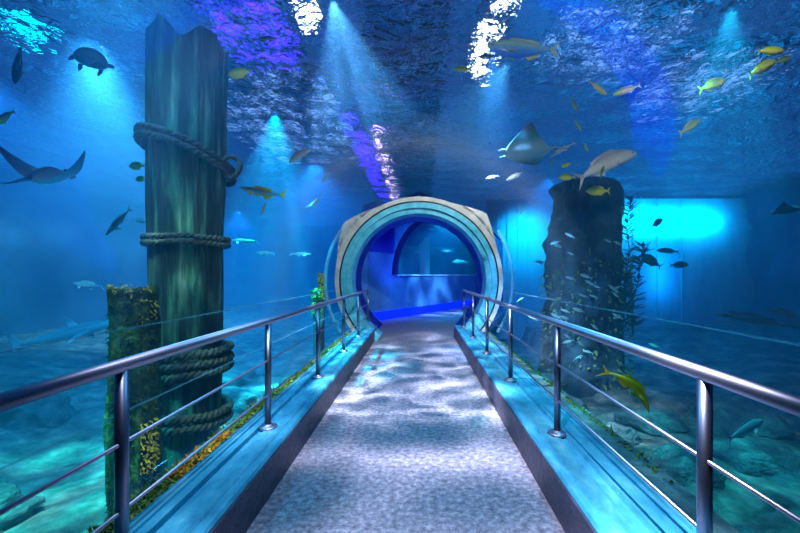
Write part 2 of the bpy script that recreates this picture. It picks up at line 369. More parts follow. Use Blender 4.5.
# dark trim around the half-round window, pane, bottom sill
bm = bmesh.new(); n = 40; rows = []
for k in range(n+1):
    a = PI*k/n; c, s = -math.cos(a), math.sin(a)
    rows.append([bm.verts.new(PW(SW0+r*c, SWZ+(r*SWE+(0.06 if r > SWR else 0))*s, q)) for r, q in ((SWR-0.02, -0.10), (SWR+0.20, -0.10), (SWR+0.20, 0.0), (SWR-0.02, 0.0))])
for k in range(n):
    for j in range(4): bm.faces.new((rows[k][j], rows[k][(j+1) % 4], rows[k+1][(j+1) % 4], rows[k+1][j]))
bm.faces.new(rows[0]); bm.faces.new(rows[-1])
win = tag(link_mesh('window_2', bm, 'room_trim', smooth=False), kind='structure')
bm = bmesh.new(); pts = [PW(SW0-SWR*math.cos(PI*k/n), SWZ+SWE*SWR*math.sin(PI*k/n), 0.12) for k in range(n+1)]
pts2 = [PW(SW0-SWR*math.cos(PI*k/n), SWZ+SWE*SWR*math.sin(PI*k/n), 0.16) for k in range(n+1)]
bm.faces.new([bm.verts.new(p) for p in pts]); bm.faces.new([bm.verts.new(p) for p in pts2][::-1])
link_mesh('pane', bm, 'pane', win, smooth=False)
bm = bmesh.new(); v = [bm.verts.new(PW(s, z, k)) for k in (-0.08, 0.0) for s, z in ((SW0-SWR, SWZ-0.05), (SW0+SWR, SWZ-0.05), (SW0+SWR, SWZ), (SW0-SWR, SWZ))]
for f in ((0,1,2,3),(7,6,5,4),(0,4,5,1),(1,5,6,2),(2,6,7,3),(3,7,4,0)): bm.faces.new([v[i] for i in f])
M['sill'] = mat('sill_steel', (0.35, 0.6, 0.75), 0.4)
link_mesh('window_sill', bm, 'sill', win, smooth=False)
wall_slab('wall_right', (4.9, 22.4), (2.02, 12.62), 0.0, (3.0, 2.9), 0.2, 'room_wall')
wall_slab('wall_end', RB, (4.9, 22.45), 0.0, (RH, 3.0), 0.2, 'room_wall')
wall_slab('wall_left', (-1.9, 12.62), (RA.x-0.01, RA.y-0.02), 0.0, (3.0, 3.5), 0.2, 'room_wall')
# vaulted vestibule between the arch and the room
bm = bmesh.new(); extrude_profile(bm, arc(1.93, -0.2) + arc(1.80, -0.2)[::-1], 9.76, 12.45)
tag(link_mesh('ceiling_vault', bm, 'room_ceiling'), kind='structure')
bm = bmesh.new(); fr = arc(1.80, 0.0); P3 = [(-2.05, 0.0), (-2.05, RH), (2.2, RH), (2.2, 0.0)]
n_ = len(fr); vin = [[bm.verts.new((x, y, z)) for x, z in fr] for y in (12.46, 12.60)]
def edge_pt(x, z):
    dx, dz = x-AX, z-AZ; k = 1e9
    if dx > 1e-6: k = min(k, (2.2-AX)/dx)
    if dx < -1e-6: k = min(k, (-2.05-AX)/dx)
    if dz > 1e-6: k = min(k, (RH-AZ)/dz)
    if dz < -1e-6: k = min(k, (0-AZ)/dz)
    x_, z_ = AX+dx*k, AZ+dz*k
    return x_, min(z_, RH-1.05*abs(x_)/2.05)
vout = [[bm.verts.new((edge_pt(x, z)[0], y, edge_pt(x, z)[1])) for x, z in fr] for y in (12.46, 12.60)]
for q in (0, 1):
    for k in range(n_-1): bm.faces.new((vin[q][k], vin[q][k+1], vout[q][k+1], vout[q][k]))
tag(link_mesh('wall_front', bm, 'room_wall', smooth=False), kind='structure')
# blue soffit on the left and the ceiling
bm = bmesh.new(); prof = [(-2.05, 12.46, 2.97), (0, 12.46, RH), (2.15, 12.46, 2.92), (5.1, 22.6, 3.0), (4.4, 22.9, RH), (3.6, 21.6, RH), (1.0, 17.4, RH), (-0.6, 14.75, RH), (-1.75, 12.95, 3.5)]
for dz, flip in ((0.0, 1), (0.12, 0)):
    c_ = bm.verts.new((1.2, 15.6, RH+dz)); v_ = [bm.verts.new((x, y, z+dz)) for x, y, z in prof]
    for k in range(9):
        f_ = (v_[k], v_[(k+1) % 9], c_); bm.faces.new(f_[::-1] if flip else f_)
tag(link_mesh('ceiling', bm, 'room_ceiling', smooth=False), kind='structure')
wall_slab('trim_7', RA+uu*0.02-nn*0.08, RA+uu*1.35-nn*0.08, 2.3, (3.45, 3.85), 0.06, 'room_ceiling')
bm = bmesh.new(); prof = [(-1.95, 12.0), (1.7, 12.0), (2.1, 9.9), (4.4, 20.6), (3.3, 21.1), (-1.7, 13.0)]
prof = [(-1.95, 12.001), (2.1, 12.001), (5.4, 22.6), (4.6, 23.3), (-1.75, 13.0)]
a_ = [bm.verts.new((x, y, 0.0)) for x, y in prof]; b_ = [bm.verts.new((x, y, -0.2)) for x, y in prof]
bm.faces.new(a_); bm.faces.new(b_[::-1])
for k in range(5): bm.faces.new((a_[k], a_[(k+1) % 5], b_[(k+1) % 5], b_[k]))
tag(link_mesh('floor_room', bm, 'path', smooth=False), kind='structure')
bm = bmesh.new(); box(bm, -1.15, -1.04, 9.96, 12.0, -0.2, 0.0); box(bm, 0.88, 1.15, 9.96, 12.0, -0.2, 0.0)
tag(link_mesh('floor_landing', bm, 'path', smooth=False), kind='structure')
# glowing strip along the foot of the back wall
bm = bmesh.new(); v = [bm.verts.new(PW(s, z, k)) for k in (-0.05, -0.005) for s, z in ((0.02, 0.02), (11.35, 0.02), (11.35, 0.30), (0.02, 0.30))]
for f in ((0,1,2,3),(7,6,5,4),(0,4,5,1),(1,5,6,2),(2,6,7,3),(3,7,4,0)): bm.faces.new([v[i] for i in f])
o = link_mesh('light_strip', bm, 'led', smooth=False); tag(o, 'glowing ultramarine light strip along the foot of the blue wall beyond the arch', 'light strip')
spot('room_blue', (0.9, 12.9, 3.6), (0.6, 16.2, 0.8), 110, (0.06, 0.30, 1.0), 700, 0.2, 0.8)
spot('room_streak', (2.4, 14.0, 3.0), (0.9, 16.8, 0.8), 80, (0.20, 0.55, 1.0), 1300, 0.02, 0.5, 5, 3.0)
spot('room_left', (0.4, 11.0, 2.6), (-1.5, 13.2, 1.2), 60, (0.15, 0.50, 1.0), 160, 0.05, 0.8)
spot('room_violet', (-0.2, 12.9, 0.4), (-0.6, 14.0, 4.0), 100, (0.02, 0.03, 1.0), 150, 0.1, 0.8)

# ------------------------------------------------------------------ tank: seabed, walls, water, surface, lamps above
TX0, TX1, TY0, TY1, SB, WS = -15.0, 15.0, -4.0, 32.0, -1.0, 4.9
bm = bmesh.new(); nx, ny = 120, 140; g = []
for j in range(ny+1):
    row = []
    for i in range(nx+1):
        x = TX0+(TX1-TX0)*i/nx; y = TY0+(TY1-TY0)*j/ny
        h = 0.22*noise.noise(Vector((x*0.5, y*0.5, 0))) + 0.10*noise.noise(Vector((x*1.7, y*1.7, 3)))
        h += 0.45*max(0, (abs(x)-5.5)/9)**1.2
        if x > 1.7: h += 0.15
        if abs(x) < 2.0 and y < 22: h -= 0.4
        if -2 < x < 4.6 and y > 9: h = -0.4
        row.append(bm.verts.new((x, y, SB+h)))
    g.append(row)
for j in range(ny):
    for i in range(nx): bm.faces.new((g[j][i], g[j][i+1], g[j+1][i+1], g[j+1][i]))
tag(link_mesh('ground', bm, 'sand'), kind='structure')
bm = bmesh.new()
def rough_wall(bm, p0, p1, amp, seed, n=70, m=16):
    p0, p1 = Vector(p0), Vector(p1); u = (p1-p0); L = u.length; u /= L; nrm = Vector((-u.y, u.x)); g = []
    for j in range(m+1):
        row = []
        for i in range(n+1):
            q = p0+u*L*i/n; z = -1.6+7.0*j/m
            d = amp*noise.fractal(Vector((q.x*0.35+seed, q.y*0.35, z*0.5)), 1.0, 2.0, 4)
            row.append(bm.verts.new((q.x+nrm.x*d, q.y+nrm.y*d, z)))
        g.append(row)
    for j in range(m):
        for i in range(n): bm.faces.new((g[j][i], g[j][i+1], g[j+1][i+1], g[j+1][i]))
for nm, a, b in (('wall_tank_left', (TX0+0.7, TY0), (TX0+0.7, TY1)), ('wall_tank_right', (TX1-0.7, TY1), (TX1-0.7, TY0)), ('wall_tank_back', (TX0, TY1-0.7), (TX1, TY1-0.7)), ('wall_tank_front', (TX1, TY0+0.2), (TX0, TY0+0.2))):
    bm = bmesh.new(); rough_wall(bm, a, b, 0.8 if 'front' not in nm else 0.1, 5); tag(link_mesh(nm, bm, 'tank'), kind='structure')

def cut_water():
    bm = bmesh.new(); box(bm, TX0, TX1, TY0, TY1, -1.7, WS-0.02); wtr = link_mesh('water', bm, 'water', smooth=False)
    cutters = []
    bm = bmesh.new(); extrude_profile(bm, [(1.67, -3.0)] + [(1.67, 0.21)] + arc(R_OUT+0.012, 0.21) + [(-1.67, 0.21), (-1.67, -3.0)], TY0-1, 12.5); cutters.append(bm)
    bm = bmesh.new(); prof = [(-2.08, 12.44, 3.10), (0, 12.44, RH+.14), (2.2, 12.44, 3.05), (5.2, 22.5, 3.15), (4.5, 23.2, RH+.14), (3.6, 21.9, RH+.14), (1.0, 17.8, RH+.14), (-0.75, 14.8, RH+.14), (-1.95, 13.0, 3.65)]
    c_ = bm.verts.new((1.2, 15.6, RH+.14)); t_ = [bm.verts.new(p) for p in prof]; d_ = bm.verts.new((1.2, 15.6, -3)); b_ = [bm.verts.new((x, y, -3)) for x, y, z in prof]
    for k in range(9):
        q = (k+1) % 9; bm.faces.new((t_[k], t_[q], c_)); bm.faces.new((b_[q], b_[k], d_)); bm.faces.new((t_[q], t_[k], b_[k], b_[q]))
    cutters.append(bm)
    for bm in cutters:
        bmesh.ops.recalc_face_normals(bm, faces=bm.faces)
        c = link_mesh('cut', bm, None, smooth=False)
        md = wtr.modifiers.new('b', 'BOOLEAN'); md.operation = 'DIFFERENCE'; md.solver = 'EXACT'; md.object = c
        dg = bpy.context.evaluated_depsgraph_get(); me = bpy.data.meshes.new_from_object(wtr.evaluated_get(dg), depsgraph=dg)
        wtr.modifiers.clear(); wtr.data = me; bpy.data.objects.remove(c, do_unlink=True)
    print('WATER polys', len(wtr.data.polygons), [m.name for m in wtr.data.materials])
    return wtr
tag(cut_water(), 'clear blue aquarium water filling the tank around the tunnel', 'water', kind='stuff')

bm = bmesh.new(); nx, ny = 150, 180; g = []
for j in range(ny+1):
    row = []
    for i in range(nx+1):
        x = TX0+(TX1-TX0)*i/nx; y = TY0+(TY1-TY0)*j/ny
        row.append(bm.verts.new((x, y, WS + 0.04*noise.noise(Vector((x*1.1, y*1.1, 7))))))
    g.append(row)
for j in range(ny):
    for i in range(nx): bm.faces.new((g[j][i], g[j+1][i], g[j+1][i+1], g[j][i+1]))
tag(link_mesh('water_surface', bm, 'water_surface'), 'rippled underside of the water surface overhead', 'water surface', kind='stuff')

LR = random.Random(8)
def hall_lamp(label, m, x0, x1, y0, y1, z, group=None, cat='lamp', nx=1, ny=1):
    t = thing('ceiling_lamp', label, cat, ((x0+x1)/2, (y0+y1)/2, z), group)
    cx, cy = (x1-x0)/2, (y1-y0)/2
    for i in range(nx):
        for j in range(ny):
            wx, wy = 2*cx/nx, 2*cy/ny; f = LR.uniform(0.25, 0.8)
            bm = bmesh.new(); ox, oy = (1-f)/2*LR.uniform(-1, 1), (1-f)/2*LR.uniform(-1, 1); box(bm, -cx+wx*(i+.5-f/2+ox), -cx+wx*(i+.5+f/2+ox), -cy+wy*(j+.5-f/2+oy), -cy+wy*(j+.5+f/2+oy), 0, 0.03); link_mesh('diffuser', bm, m, t, smooth=False)
    bm = bmesh.new(); box(bm, -cx-0.05, cx+0.05, -cy-0.05, cy+0.05, 0.031, 0.18); link_mesh('housing', bm, 'seal', t, smooth=False)
LZ = 6.5
def lamp_px(px0, px1, py0, py1):       # rectangle at lamp height seen between pixel bounds
    ya = (LZ-CAMH)*F/(VPY-py0); yb = (LZ-CAMH)*F/(VPY-py1); ym = (ya+yb)/2
    return (px0-VPX)/F*ym, (px1-VPX)/F*ym, ya, yb
for px, nm, m in (((477, 502, -5, 72), 'white floodlight above the water, to the right of the dark centre', 'white_lamp'),
                  ((8, 45, 8, 34), 'added cyan sparkle light above the water in the top left corner', 'cyan_ripple_light'),
                  ((545, 665, 5, 70), 'added pale blue ripple light above the water, right of the white floodlight', 'blue_ripple_light'),
                  ((650, 745, 45, 105), 'added dim pale blue ripple light above the water on the far right', 'blue_ripple_light'),
                  ((232, 345, 66, 150), 'added pale blue ripple light above the water between the pile and the arch', 'blue_ripple_light'),
                  ((299, 316, 0, 22), 'small white floodlight above the water, to the left of the dark centre', 'white_lamp'),
                  ((218, 292, -20, 62), 'broad violet lamp above the water beside the top of the tall pile', 'violet_lamp'),
                  ((367, 380, 108, 196), 'long violet strip lamp above the water leading to the arch', 'violet_lamp'),
                  ((386, 391, 120, 198), 'thin pinkish strip lamp beside the long violet one above the arch', 'pink_lamp'),
                  ((420, 430, 168, 196), 'short violet lamp directly above the crown of the arch', 'violet_lamp')):
    x0, x1, y0, y1 = lamp_px(*px); n_ = {'white_lamp': (2, 4), 'cyan_ripple_light': (3, 3), 'blue_ripple_light': (7, 6), 'violet_lamp': (4, 5) if px[1]-px[0] > 40 else (1, 9), 'pink_lamp': (1, 8)}[m]; hall_lamp(nm, m, x0, x1, y0, y1, LZ, nx=n_[0], ny=n_[1])

# dark beam added above the water to darken the top centre
bm = bmesh.new(); box(bm, -1.05, 0.55, 2.0, 26.0, 6.2, 6.35)
for k in range(14): box(bm, -1.15, 0.65, 2.5+1.75*k, 2.62+1.75*k, 6.08, 6.199)
tag(link_mesh('ceiling_dark_beam', bm, 'seal', smooth=False), kind='structure')
# pale panels added on the right to catch the wash lights as a glow
M['glow_panel'] = noisy(mat('pale_glow_panel', rough=0.8), [(0.3, (0.35, 0.55, 0.65)), (0.7, (0.55, 0.75, 0.85))], 1.2, 4, stretch=(1, 1, 0.2))
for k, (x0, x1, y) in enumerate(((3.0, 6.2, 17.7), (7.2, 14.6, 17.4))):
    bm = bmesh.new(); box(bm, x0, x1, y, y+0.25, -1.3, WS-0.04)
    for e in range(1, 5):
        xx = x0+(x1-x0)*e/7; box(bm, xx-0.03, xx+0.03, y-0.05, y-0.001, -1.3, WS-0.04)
    tag(link_mesh('wall_glow_panel', bm, 'glow_panel', smooth=False), kind='structure')

# ------------------------------------------------------------------ railings
def railing(label, s, x, ys):
    t = thing('railing', label, 'railing', (s*x, 0, 0.30))
    bm = bmesh.new(); ya = -0.9; yb = ys[-1]+0.05
    tube(bm, [(0, ya, 0.855), (0, yb-0.02, 0.855), (0, yb, 0.853)], [0.028, 0.028, 0.022], 20)
    link_mesh('handrail', bm, 'steel', t)
    for h in (0.53, 0.25):
        bm = bmesh.new(); tube(bm, [(0, ya, h), (0, ys[-1], h)], 0.0085, 10); link_mesh('rail_rod', bm, 'steel', t)
    for y in ys:
        bm = bmesh.new(); lathe(bm, [(0.026, 0.0), (0.026, 0.835)], 20, (0, y, 0)); po = link_mesh('post', bm, 'steel_dark', t)
        for f in po.data.polygons: f.use_smooth = abs(f.normal.z) < 0.5
        bm = bmesh.new(); lathe(bm, [(0.075, -0.018), (0.075, -0.006), (0.066, 0.0), (0.034, 0.004), (0.030, 0.014)], 24, (0, y, 0.0)); link_mesh('base_flange', bm, 'steel', po)
    return t
railing('left steel railing with flanged posts and two thin rods, on the tall pile side', -1, 1.234, [1.66, 3.27, 4.89, 6.55, 8.12, 9.68])
railing('right steel railing with flanged posts and two thin rods, on the cyan glow side', 1, 1.085, [1.52, 3.14, 4.74, 6.38, 8.02, 9.64])

# ------------------------------------------------------------------ piles, ropes, rocks
def pile(name, label, x, y, z0, z1, r0, r1, m, seed, jag=0.35, amp=0.03, seg=72, rows=90):
    bm = bmesh.new(); g = []
    for j in range(rows+1):
        t = j/rows; row = []
        for k in range(seg):
            a = 2*PI*k/seg
            r = r0+(r1-r0)*t
            r += amp*noise.noise(Vector((math.cos(a)*5, math.sin(a)*5, t*2.5+seed)))*1.6 + amp*0.5*noise.noise(Vector((math.cos(a)*14, math.sin(a)*14, t*5+seed)))
            zt = z1 + jag*(noise.noise(Vector((math.cos(a)*1.6+seed, math.sin(a)*1.6, 0))))
            row.append(bm.verts.new((r*math.cos(a), r*math.sin(a), z0*0+(zt-z0)*t)))
        g.append(row)
    for j in range(rows):
        for k in range(seg): bm.faces.new((g[j][k], g[j][(k+1) % seg], g[j+1][(k+1) % seg], g[j+1][k]))
    c = bm.verts.new((0, 0, z1-z0-0.15))
    for k in range(seg): bm.faces.new((g[-1][k], g[-1][(k+1) % seg], c))
    bm.faces.new(g[0][::-1])
    o = link_mesh(name, bm, m); o.location = (x, y, z0)
    return tag(o, label, 'pile')
PX, PY_ = -2.89, 5.0
pile('wooden_pile', 'tall thick weathered wooden pile bound with ropes, left of the walkway', PX, PY_, -1.15, 4.38, 0.35, 0.445, 'pile', 1.3, jag=0.2)
def prad(z): return 0.35+(0.095)*(z+1.15)/5.77

def rope(label, z, tilt=(0, 0), turns=1, sag=0.0, thick=0.032, rx=0.0, extra=None):
    t = thing('rope_band', label, 'rope', (PX, PY_, z))
    r0 = prad(z)+thick+0.03+rx
    for q in range(turns):
        for st in range(2):
            bm = bmesh.new(); pts = []; n = 120
            for k in range(n+1):
                a = 2*PI*k/n; ph = 22*a + PI*st
                r = r0+thick*0.55*math.cos(ph)
                zz = (q-(turns-1)/2)*thick*2.3 + thick*0.55*math.sin(ph) + tilt[0]*math.cos(a) + tilt[1]*math.sin(a) + 0.015*noise.noise(Vector((math.cos(a)*2, math.sin(a)*2, z+q)))
                pts.append((r*math.cos(a), r*math.sin(a), zz))
            tube(bm, pts, thick*0.62, 8); link_mesh('strand', bm, 'rope', t)
    if extra: extra(t, r0)
    return t
def knot(t, r0):
    bm = bmesh.new(); pts = []
    for k in range(41):
        a = 2*PI*k/40; pts.append((r0*0.98+0.10+0.10*math.cos(a), -0.12+0.03*math.sin(2*a), -0.16+0.13*math.sin(a)))
    tube(bm, pts, 0.03, 10); link_mesh('knot_loop', bm, 'rope', t)
rope('dark tilted rope round the upper part of the tall pile, knot hanging at its right', 3.0, (-0.16, -0.12), 2, rx=0.03, thick=0.038, extra=knot)
rope('double rope round the middle of the tall pile at arch height', at(185, 239, 4.6).z, (0, 0), 2, thick=0.03, rx=0.0)
rope('thick rope round the tall pile just below handrail level', at(185, 368, 4.55).z, (0.02, 0), 3, thick=0.05, rx=0.02)
rope('lowest rope round the foot of the tall pile, half in shade', at(185, 425, 4.55).z, (-0.03, 0), 2, thick=0.05, rx=0.02)

def tufts(bm, fn, n, seed, s0=0.03, s1=0.08):
    rnd = random.Random(seed)
    for _ in range(n):
        p, nr = fn(rnd); s = rnd.uniform(s0, s1)
        t1 = nr.cross(Vector((rnd.uniform(-1, 1), rnd.uniform(-1, 1), rnd.uniform(-1, 1)))).normalized()
        tip = p + nr*s*0.7 + Vector((0, 0, -s*rnd.uniform(-0.2, 1.0)))
        b = nr.cross(t1).normalized()
        v = [bm.verts.new(p+t1*s*0.3), bm.verts.new(p-t1*s*0.3), bm.verts.new(p+b*s*0.25), bm.verts.new(tip)]
        bm.faces.new((v[0], v[1], v[3])); bm.faces.new((v[1], v[2], v[3])); bm.faces.new((v[2], v[0], v[3]))
SX, SY = -2.85, 4.0
stump_z1 = at(134, 288, 4.0).z
st = pile('mossy_stump', 'short mossy broken pile with orange algae, left of the tall wooden pile', SX, SY, -1.15, stump_z1, 0.205, 0.19, 'moss', 4.2, jag=0.06, amp=0.05, seg=48, rows=60)
H_ = stump_z1+1.15
def on_stump(a0, a1, za, zb, rr=0.20):
    def fn(r):
        a = r.uniform(a0, a1); z = r.uniform(za, zb)
        return Vector((rr*math.cos(a), rr*math.sin(a), z)), Vector((math.cos(a), math.sin(a), 0.1)).normalized()
    return fn
bm = bmesh.new(); tufts(bm, on_stump(0, 2*PI, 0.1, H_), 1300, 2, 0.02, 0.055)
tag(link_mesh('moss_tufts', bm, 'moss', st, smooth=False), kind='stuff')
bm = bmesh.new(); tufts(bm, on_stump(-0.75, 0.1, 0.75, 1.25, 0.22), 150, 3, 0.03, 0.06); tufts(bm, on_stump(-0.9, 0.1, H_-0.35, H_-0.1, 0.22), 35, 4, 0.02, 0.05)
tufts(bm, on_stump(-2.6, -0.2, H_-0.05, H_+0.04, 0.19), 60, 14, 0.02, 0.06)
tag(link_mesh('orange_algae', bm, 'algae_orange', st, smooth=False), 'orange algae', kind='stuff')

def clump(label, pts, m, n, rad, seed, cat='algae'):
    """mound of algae along a line of points"""
    def fn(r):
        k = r.uniform(0, len(pts)-1.001); i = int(k); p = Vector(pts[i]).lerp(Vector(pts[i+1]), k-i)
        d = Vector((r.gauss(0, 1), r.gauss(0, 1), abs(r.gauss(0, 1)))).normalized()
        return p + d*rad*r.uniform(0.4, 1)*Vector((1, 1, 0.5)).length*0.6, (d+Vector((0, 0, 0.6))).normalized()
    bm = bmesh.new(); tufts(bm, fn, n, seed, 0.03, 0.07)
    o = link_mesh('algae_clump', bm, m, smooth=False); return tag(o, label, cat, kind='stuff')
clump('green algae growing along the ledge beside the left kerb', [(-1.60, 1.5, 0.20), (-1.60, 4.0, 0.20), (-1.58, 9.0, 0.20)], 'algae_green', 2600, 0.07, 5)
clump('orange algae patch on the ledge between the two nearest left posts', [(-1.58, 2.55, 0.22), (-1.58, 2.85, 0.22), (-1.57, 3.25, 0.22)], 'algae_orange', 330, 0.06, 6)
clump('thin green algae along the ledge beside the right kerb', [(1.60, 2.5, 0.19), (1.60, 9.0, 0.19)], 'algae_green', 500, 0.04, 7)

def rock_mesh(seed, sub=4):
    bm = bmesh.new(); bmesh.ops.create_icosphere(bm, subdivisions=sub, radius=1)
    for v in bm.verts:
        d = v.co.normalized()
        v.co = d*(1+0.35*noise.noise(d*1.3+Vector((seed*3.1, 0, 0)))+0.18*noise.noise(d*3.2+Vector((0, seed*2.2, 0)))+0.09*noise.noise(d*7+Vector((0, 0, seed))))
    me = bpy.data.meshes.new('rock'); bm.to_mesh(me); bm.free(); me.materials.append(M['rock'])
    for p in me.polygons: p.use_smooth = True
    return me
RM = [rock_mesh(s) for s in range(5)]
rnd = random.Random(11)
def rock(x, y, z, s, label, group):
    o = bpy.data.objects.new('rock', RM[rnd.randrange(5)]); C.objects.link(o); o.location = (x, y, z)
    o.scale = (s*rnd.uniform(0.9, 1.5), s*rnd.uniform(0.9, 1.4), s*rnd.uniform(0.55, 0.9)); o.rotation_euler = (0, 0, rnd.uniform(0, 6))
    tag(o, label, 'rock', group)
for x, y, s in ((2.6, 3.4, .45), (3.4, 3.0, .5), (4.4, 3.6, .6), (3.1, 4.6, .5), (2.4, 5.2, .35), (4.2, 5.0, .65), (5.4, 4.6, .6), (2.9, 6.1, .45), (3.9, 6.6, .5), (5.0, 6.4, .7),
                (2.7, 7.4, .45), (6.3, 5.9, .7), (2.6, 8.7, .5)):
    rock(x, y, -0.95+0.12*rnd.random(), s*0.75, 'teal boulder in the rubble on the tank bottom right of the walkway', 'rubble right of the walkway')
for x, y, s in ((-3.2, 2.6, .3), (-4.6, 3.9, .45), (-5.8, 4.6, .5), (-2.4, 6.4, .35), (-3.4, 7.4, .5), (-2.6, 8.6, .4), (-6.6, 6.8, .6), (-4.6, 9.2, .6)):
    rock(x, y, -1.0+0.1*rnd.random(), s, 'low boulder on the pale tank bottom left of the walkway', 'boulders left of the walkway')

# big rock column on the right, with weed
def column():
    bm = bmesh.new(); seg, rows = 90, 110; g = []; H = 4.75
    for j in range(rows+1):
        t = j/rows; row = []
        for k in range(seg):
            a = 2*PI*k/seg; d = Vector((math.cos(a), math.sin(a), 0))
            r = 0.74 + 0.16*(1-t)**2 + 0.16*noise.noise(d*1.8+Vector((0, 0, t*4))) + 0.10*noise.noise(d*5+Vector((3, 0, t*13))) + 0.05*noise.noise(d*12+Vector((3, 5, t*30)))
            if t > 0.96: r *= 1-((t-0.96)/0.04)**2*0.45
            row.append(bm.verts.new((r*math.cos(a), r*math.sin(a), H*t)))
        g.append(row)
    for j in range(rows):
        for k in range(seg): bm.faces.new((g[j][k], g[j][(k+1) % seg], g[j+1][(k+1) % seg], g[j+1][k]))
    bm.faces.new(g[0][::-1]); bm.faces.new(g[-1])
    p = at(584, 275, 9.0); o = link_mesh('rock_column', bm, 'rock_dark'); o.location = (p.x, 9.0, -1.1)
    tag(o, 'broad dark coral-crusted rock column right of the arch', 'rock')
    bm = bmesh.new()
    def fn(r):
        a = r.uniform(PI*0.95, PI*2.05); z = r.uniform(0.3, 3.0); rr = 0.92
        return Vector((rr*math.cos(a), rr*math.sin(a), z)), Vector((math.cos(a), math.sin(a), 0.3)).normalized()
    tufts(bm, fn, 420, 9, 0.05, 0.16); tag(link_mesh('coral_crust', bm, 'algae_green', o, smooth=False), kind='stuff')
column()

def frond(label, px, py0, py1, y, seed, m='algae_green', lean=0.1, n=16):
    """upright weed: wavy stem with leaf blades"""
    a, b = at(px, py1, y), at(px, py0, y); r = random.Random(seed); H = b.z-a.z
    t = thing('seaweed', label, 'seaweed', a)
    pts = [(lean*H*(k/12)**2+0.04*math.sin(k*0.9+seed), 0.03*math.cos(k*0.7), H*k/12) for k in range(13)]
    bm = bmesh.new(); tube(bm, pts, [0.02*(1-k/15) for k in range(13)], 8); link_mesh('stem', bm, m, t)
    bm = bmesh.new()
    for k in range(n*3):
        u = r.uniform(0.08, 1)*12; i = min(11, int(u)); p = Vector(pts[i]).lerp(Vector(pts[i+1]), u-i)
        ang = r.uniform(0, 2*PI); L = r.uniform(0.12, 0.28); d = Vector((math.cos(ang), math.sin(ang)*0.8, r.uniform(0.2, 0.9))).normalized(); sd = d.cross(Vector((0, 0, 1))).normalized()*L*0.16; up = d.cross(sd).normalized()*0.008
        q = [p, p+d*L*0.5+sd, p+d*L, p+d*L*0.5-sd]
        v = [bm.verts.new(c+up) for c in q]+[bm.verts.new(c-up) for c in q]
        bm.faces.new(v[:4]); bm.faces.new(v[4:][::-1])
        for e in range(4): bm.faces.new((v[e], v[4+e], v[4+(e+1) % 4], v[(e+1) % 4]))
    tag(link_mesh('leaves', bm, m, t, smooth=False), kind='stuff')
frond('tall dark seaweed beside the right flank of the rock column', 632, 245, 335, 8.6, 1, 'rock_dark', 0.15, 30)
frond('bushy dark seaweed at the foot of the rock column', 622, 275, 340, 8.2, 2, 'rock_dark', 0.1, 26)
frond('narrow dark seaweed hanging level with the bright cyan glow', 626, 195, 300, 9.6, 3, 'rock_dark', 0.05, 20)
def post_weed(label, px, py0, y, m, rad, seed):
    p = at(px, py0, y); bm = bmesh.new(); z0 = -1.1
    lathe(bm, [(rad*0.9, z0), (rad*0.75, (z0+p.z)/2), (rad*0.8, p.z-0.1), (rad*0.4, p.z)], 14, (p.x, y, 0))
    for v in bm.verts: v.co += Vector((noise.noise(v.co*3), noise.noise(v.co*3+Vector((5, 0, 0))), 0))*rad*0.6
    o = link_mesh('rock_spire', bm, 'rock_dark'); tag(o, label, 'rock')
    def fn(r):
        a = r.uniform(PI*0.9, PI*2.1); z = p.z-r.uniform(0, 0.55); d = Vector((math.cos(a), math.sin(a), 0.3)).normalized(); return Vector((p.x, y, z))+d*rad*0.75, d
    bm = bmesh.new(); tufts(bm, fn, 160, seed, 0.05, 0.12); tag(link_mesh('algae', bm, m, o, smooth=False), 'algae', kind='stuff')
post_weed('thin rock spire topped with green algae outside the left foot of the arch', 317, 290, 8.7, 'algae_green', 0.10, 4)
post_weed('thin rock spire with orange-brown algae touching the left foot of the arch', 322, 274, 9.1, 'algae_orange', 0.08, 5)
#FISH#
# ------------------------------------------------------------------ fish and other swimmers
def fish_mat(name, back, flank, belly, rough=0.4, spots=None):
    """countershaded skin: colour follows the height on the body"""
    m = mat(name, flank, rough); nt = m.node_tree; b = nt.nodes['Principled BSDF']
    tc = nt.nodes.new('ShaderNodeTexCoord'); sx = nt.nodes.new('ShaderNodeSeparateXYZ'); cr = nt.nodes.new('ShaderNodeValToRGB')
    no = nt.nodes.new('ShaderNodeTexNoise'); no.inputs['Scale'].default_value = spots or 9.0; no.inputs['Detail'].default_value = 3
    ad = nt.nodes.new('ShaderNodeMath'); ad.operation = 'MULTIPLY_ADD'; ad.inputs[1].default_value = 0.35 if spots else 0.14
    e = cr.color_ramp.elements; e[0].position = 0.28; e[0].color = (*belly, 1); e[1].position = 0.85; e[1].color = (*back, 1)
    k = e.new(0.52); k.color = (*flank, 1)
    L = nt.links.new
    L(tc.outputs['Generated'], sx.inputs[0]); L(tc.outputs['Generated'], no.inputs['Vector']); L(no.outputs['Fac'], ad.inputs[0]); L(sx.outputs['Z'], ad.inputs[2])
    L(ad.outputs[0], cr.inputs[0]); L(cr.outputs[0], b.inputs['Base Color']); return m
M['f_yellow'] = fish_mat('yellow_fish_skin', (0.30, 0.42, 0.01), (0.80, 0.80, 0.03), (0.95, 0.80, 0.10))
M['f_green'] = fish_mat('green_fish_skin', (0.06, 0.16, 0.03), (0.30, 0.50, 0.05), (0.50, 0.60, 0.15))
M['f_silver'] = fish_mat('silver_fish_skin', (0.45, 0.45, 0.45), (0.80, 0.80, 0.78), (0.95, 0.92, 0.85), 0.3)
M['f_blue'] = fish_mat('blue_fish_skin', (0.55, 0.80, 0.40), (0.08, 0.35, 0.85), (0.03, 0.14, 0.65), 0.3, 14)
M['f_dark'] = fish_mat('dark_fish_skin', (0.02, 0.03, 0.05), (0.04, 0.07, 0.10), (0.10, 0.14, 0.16))
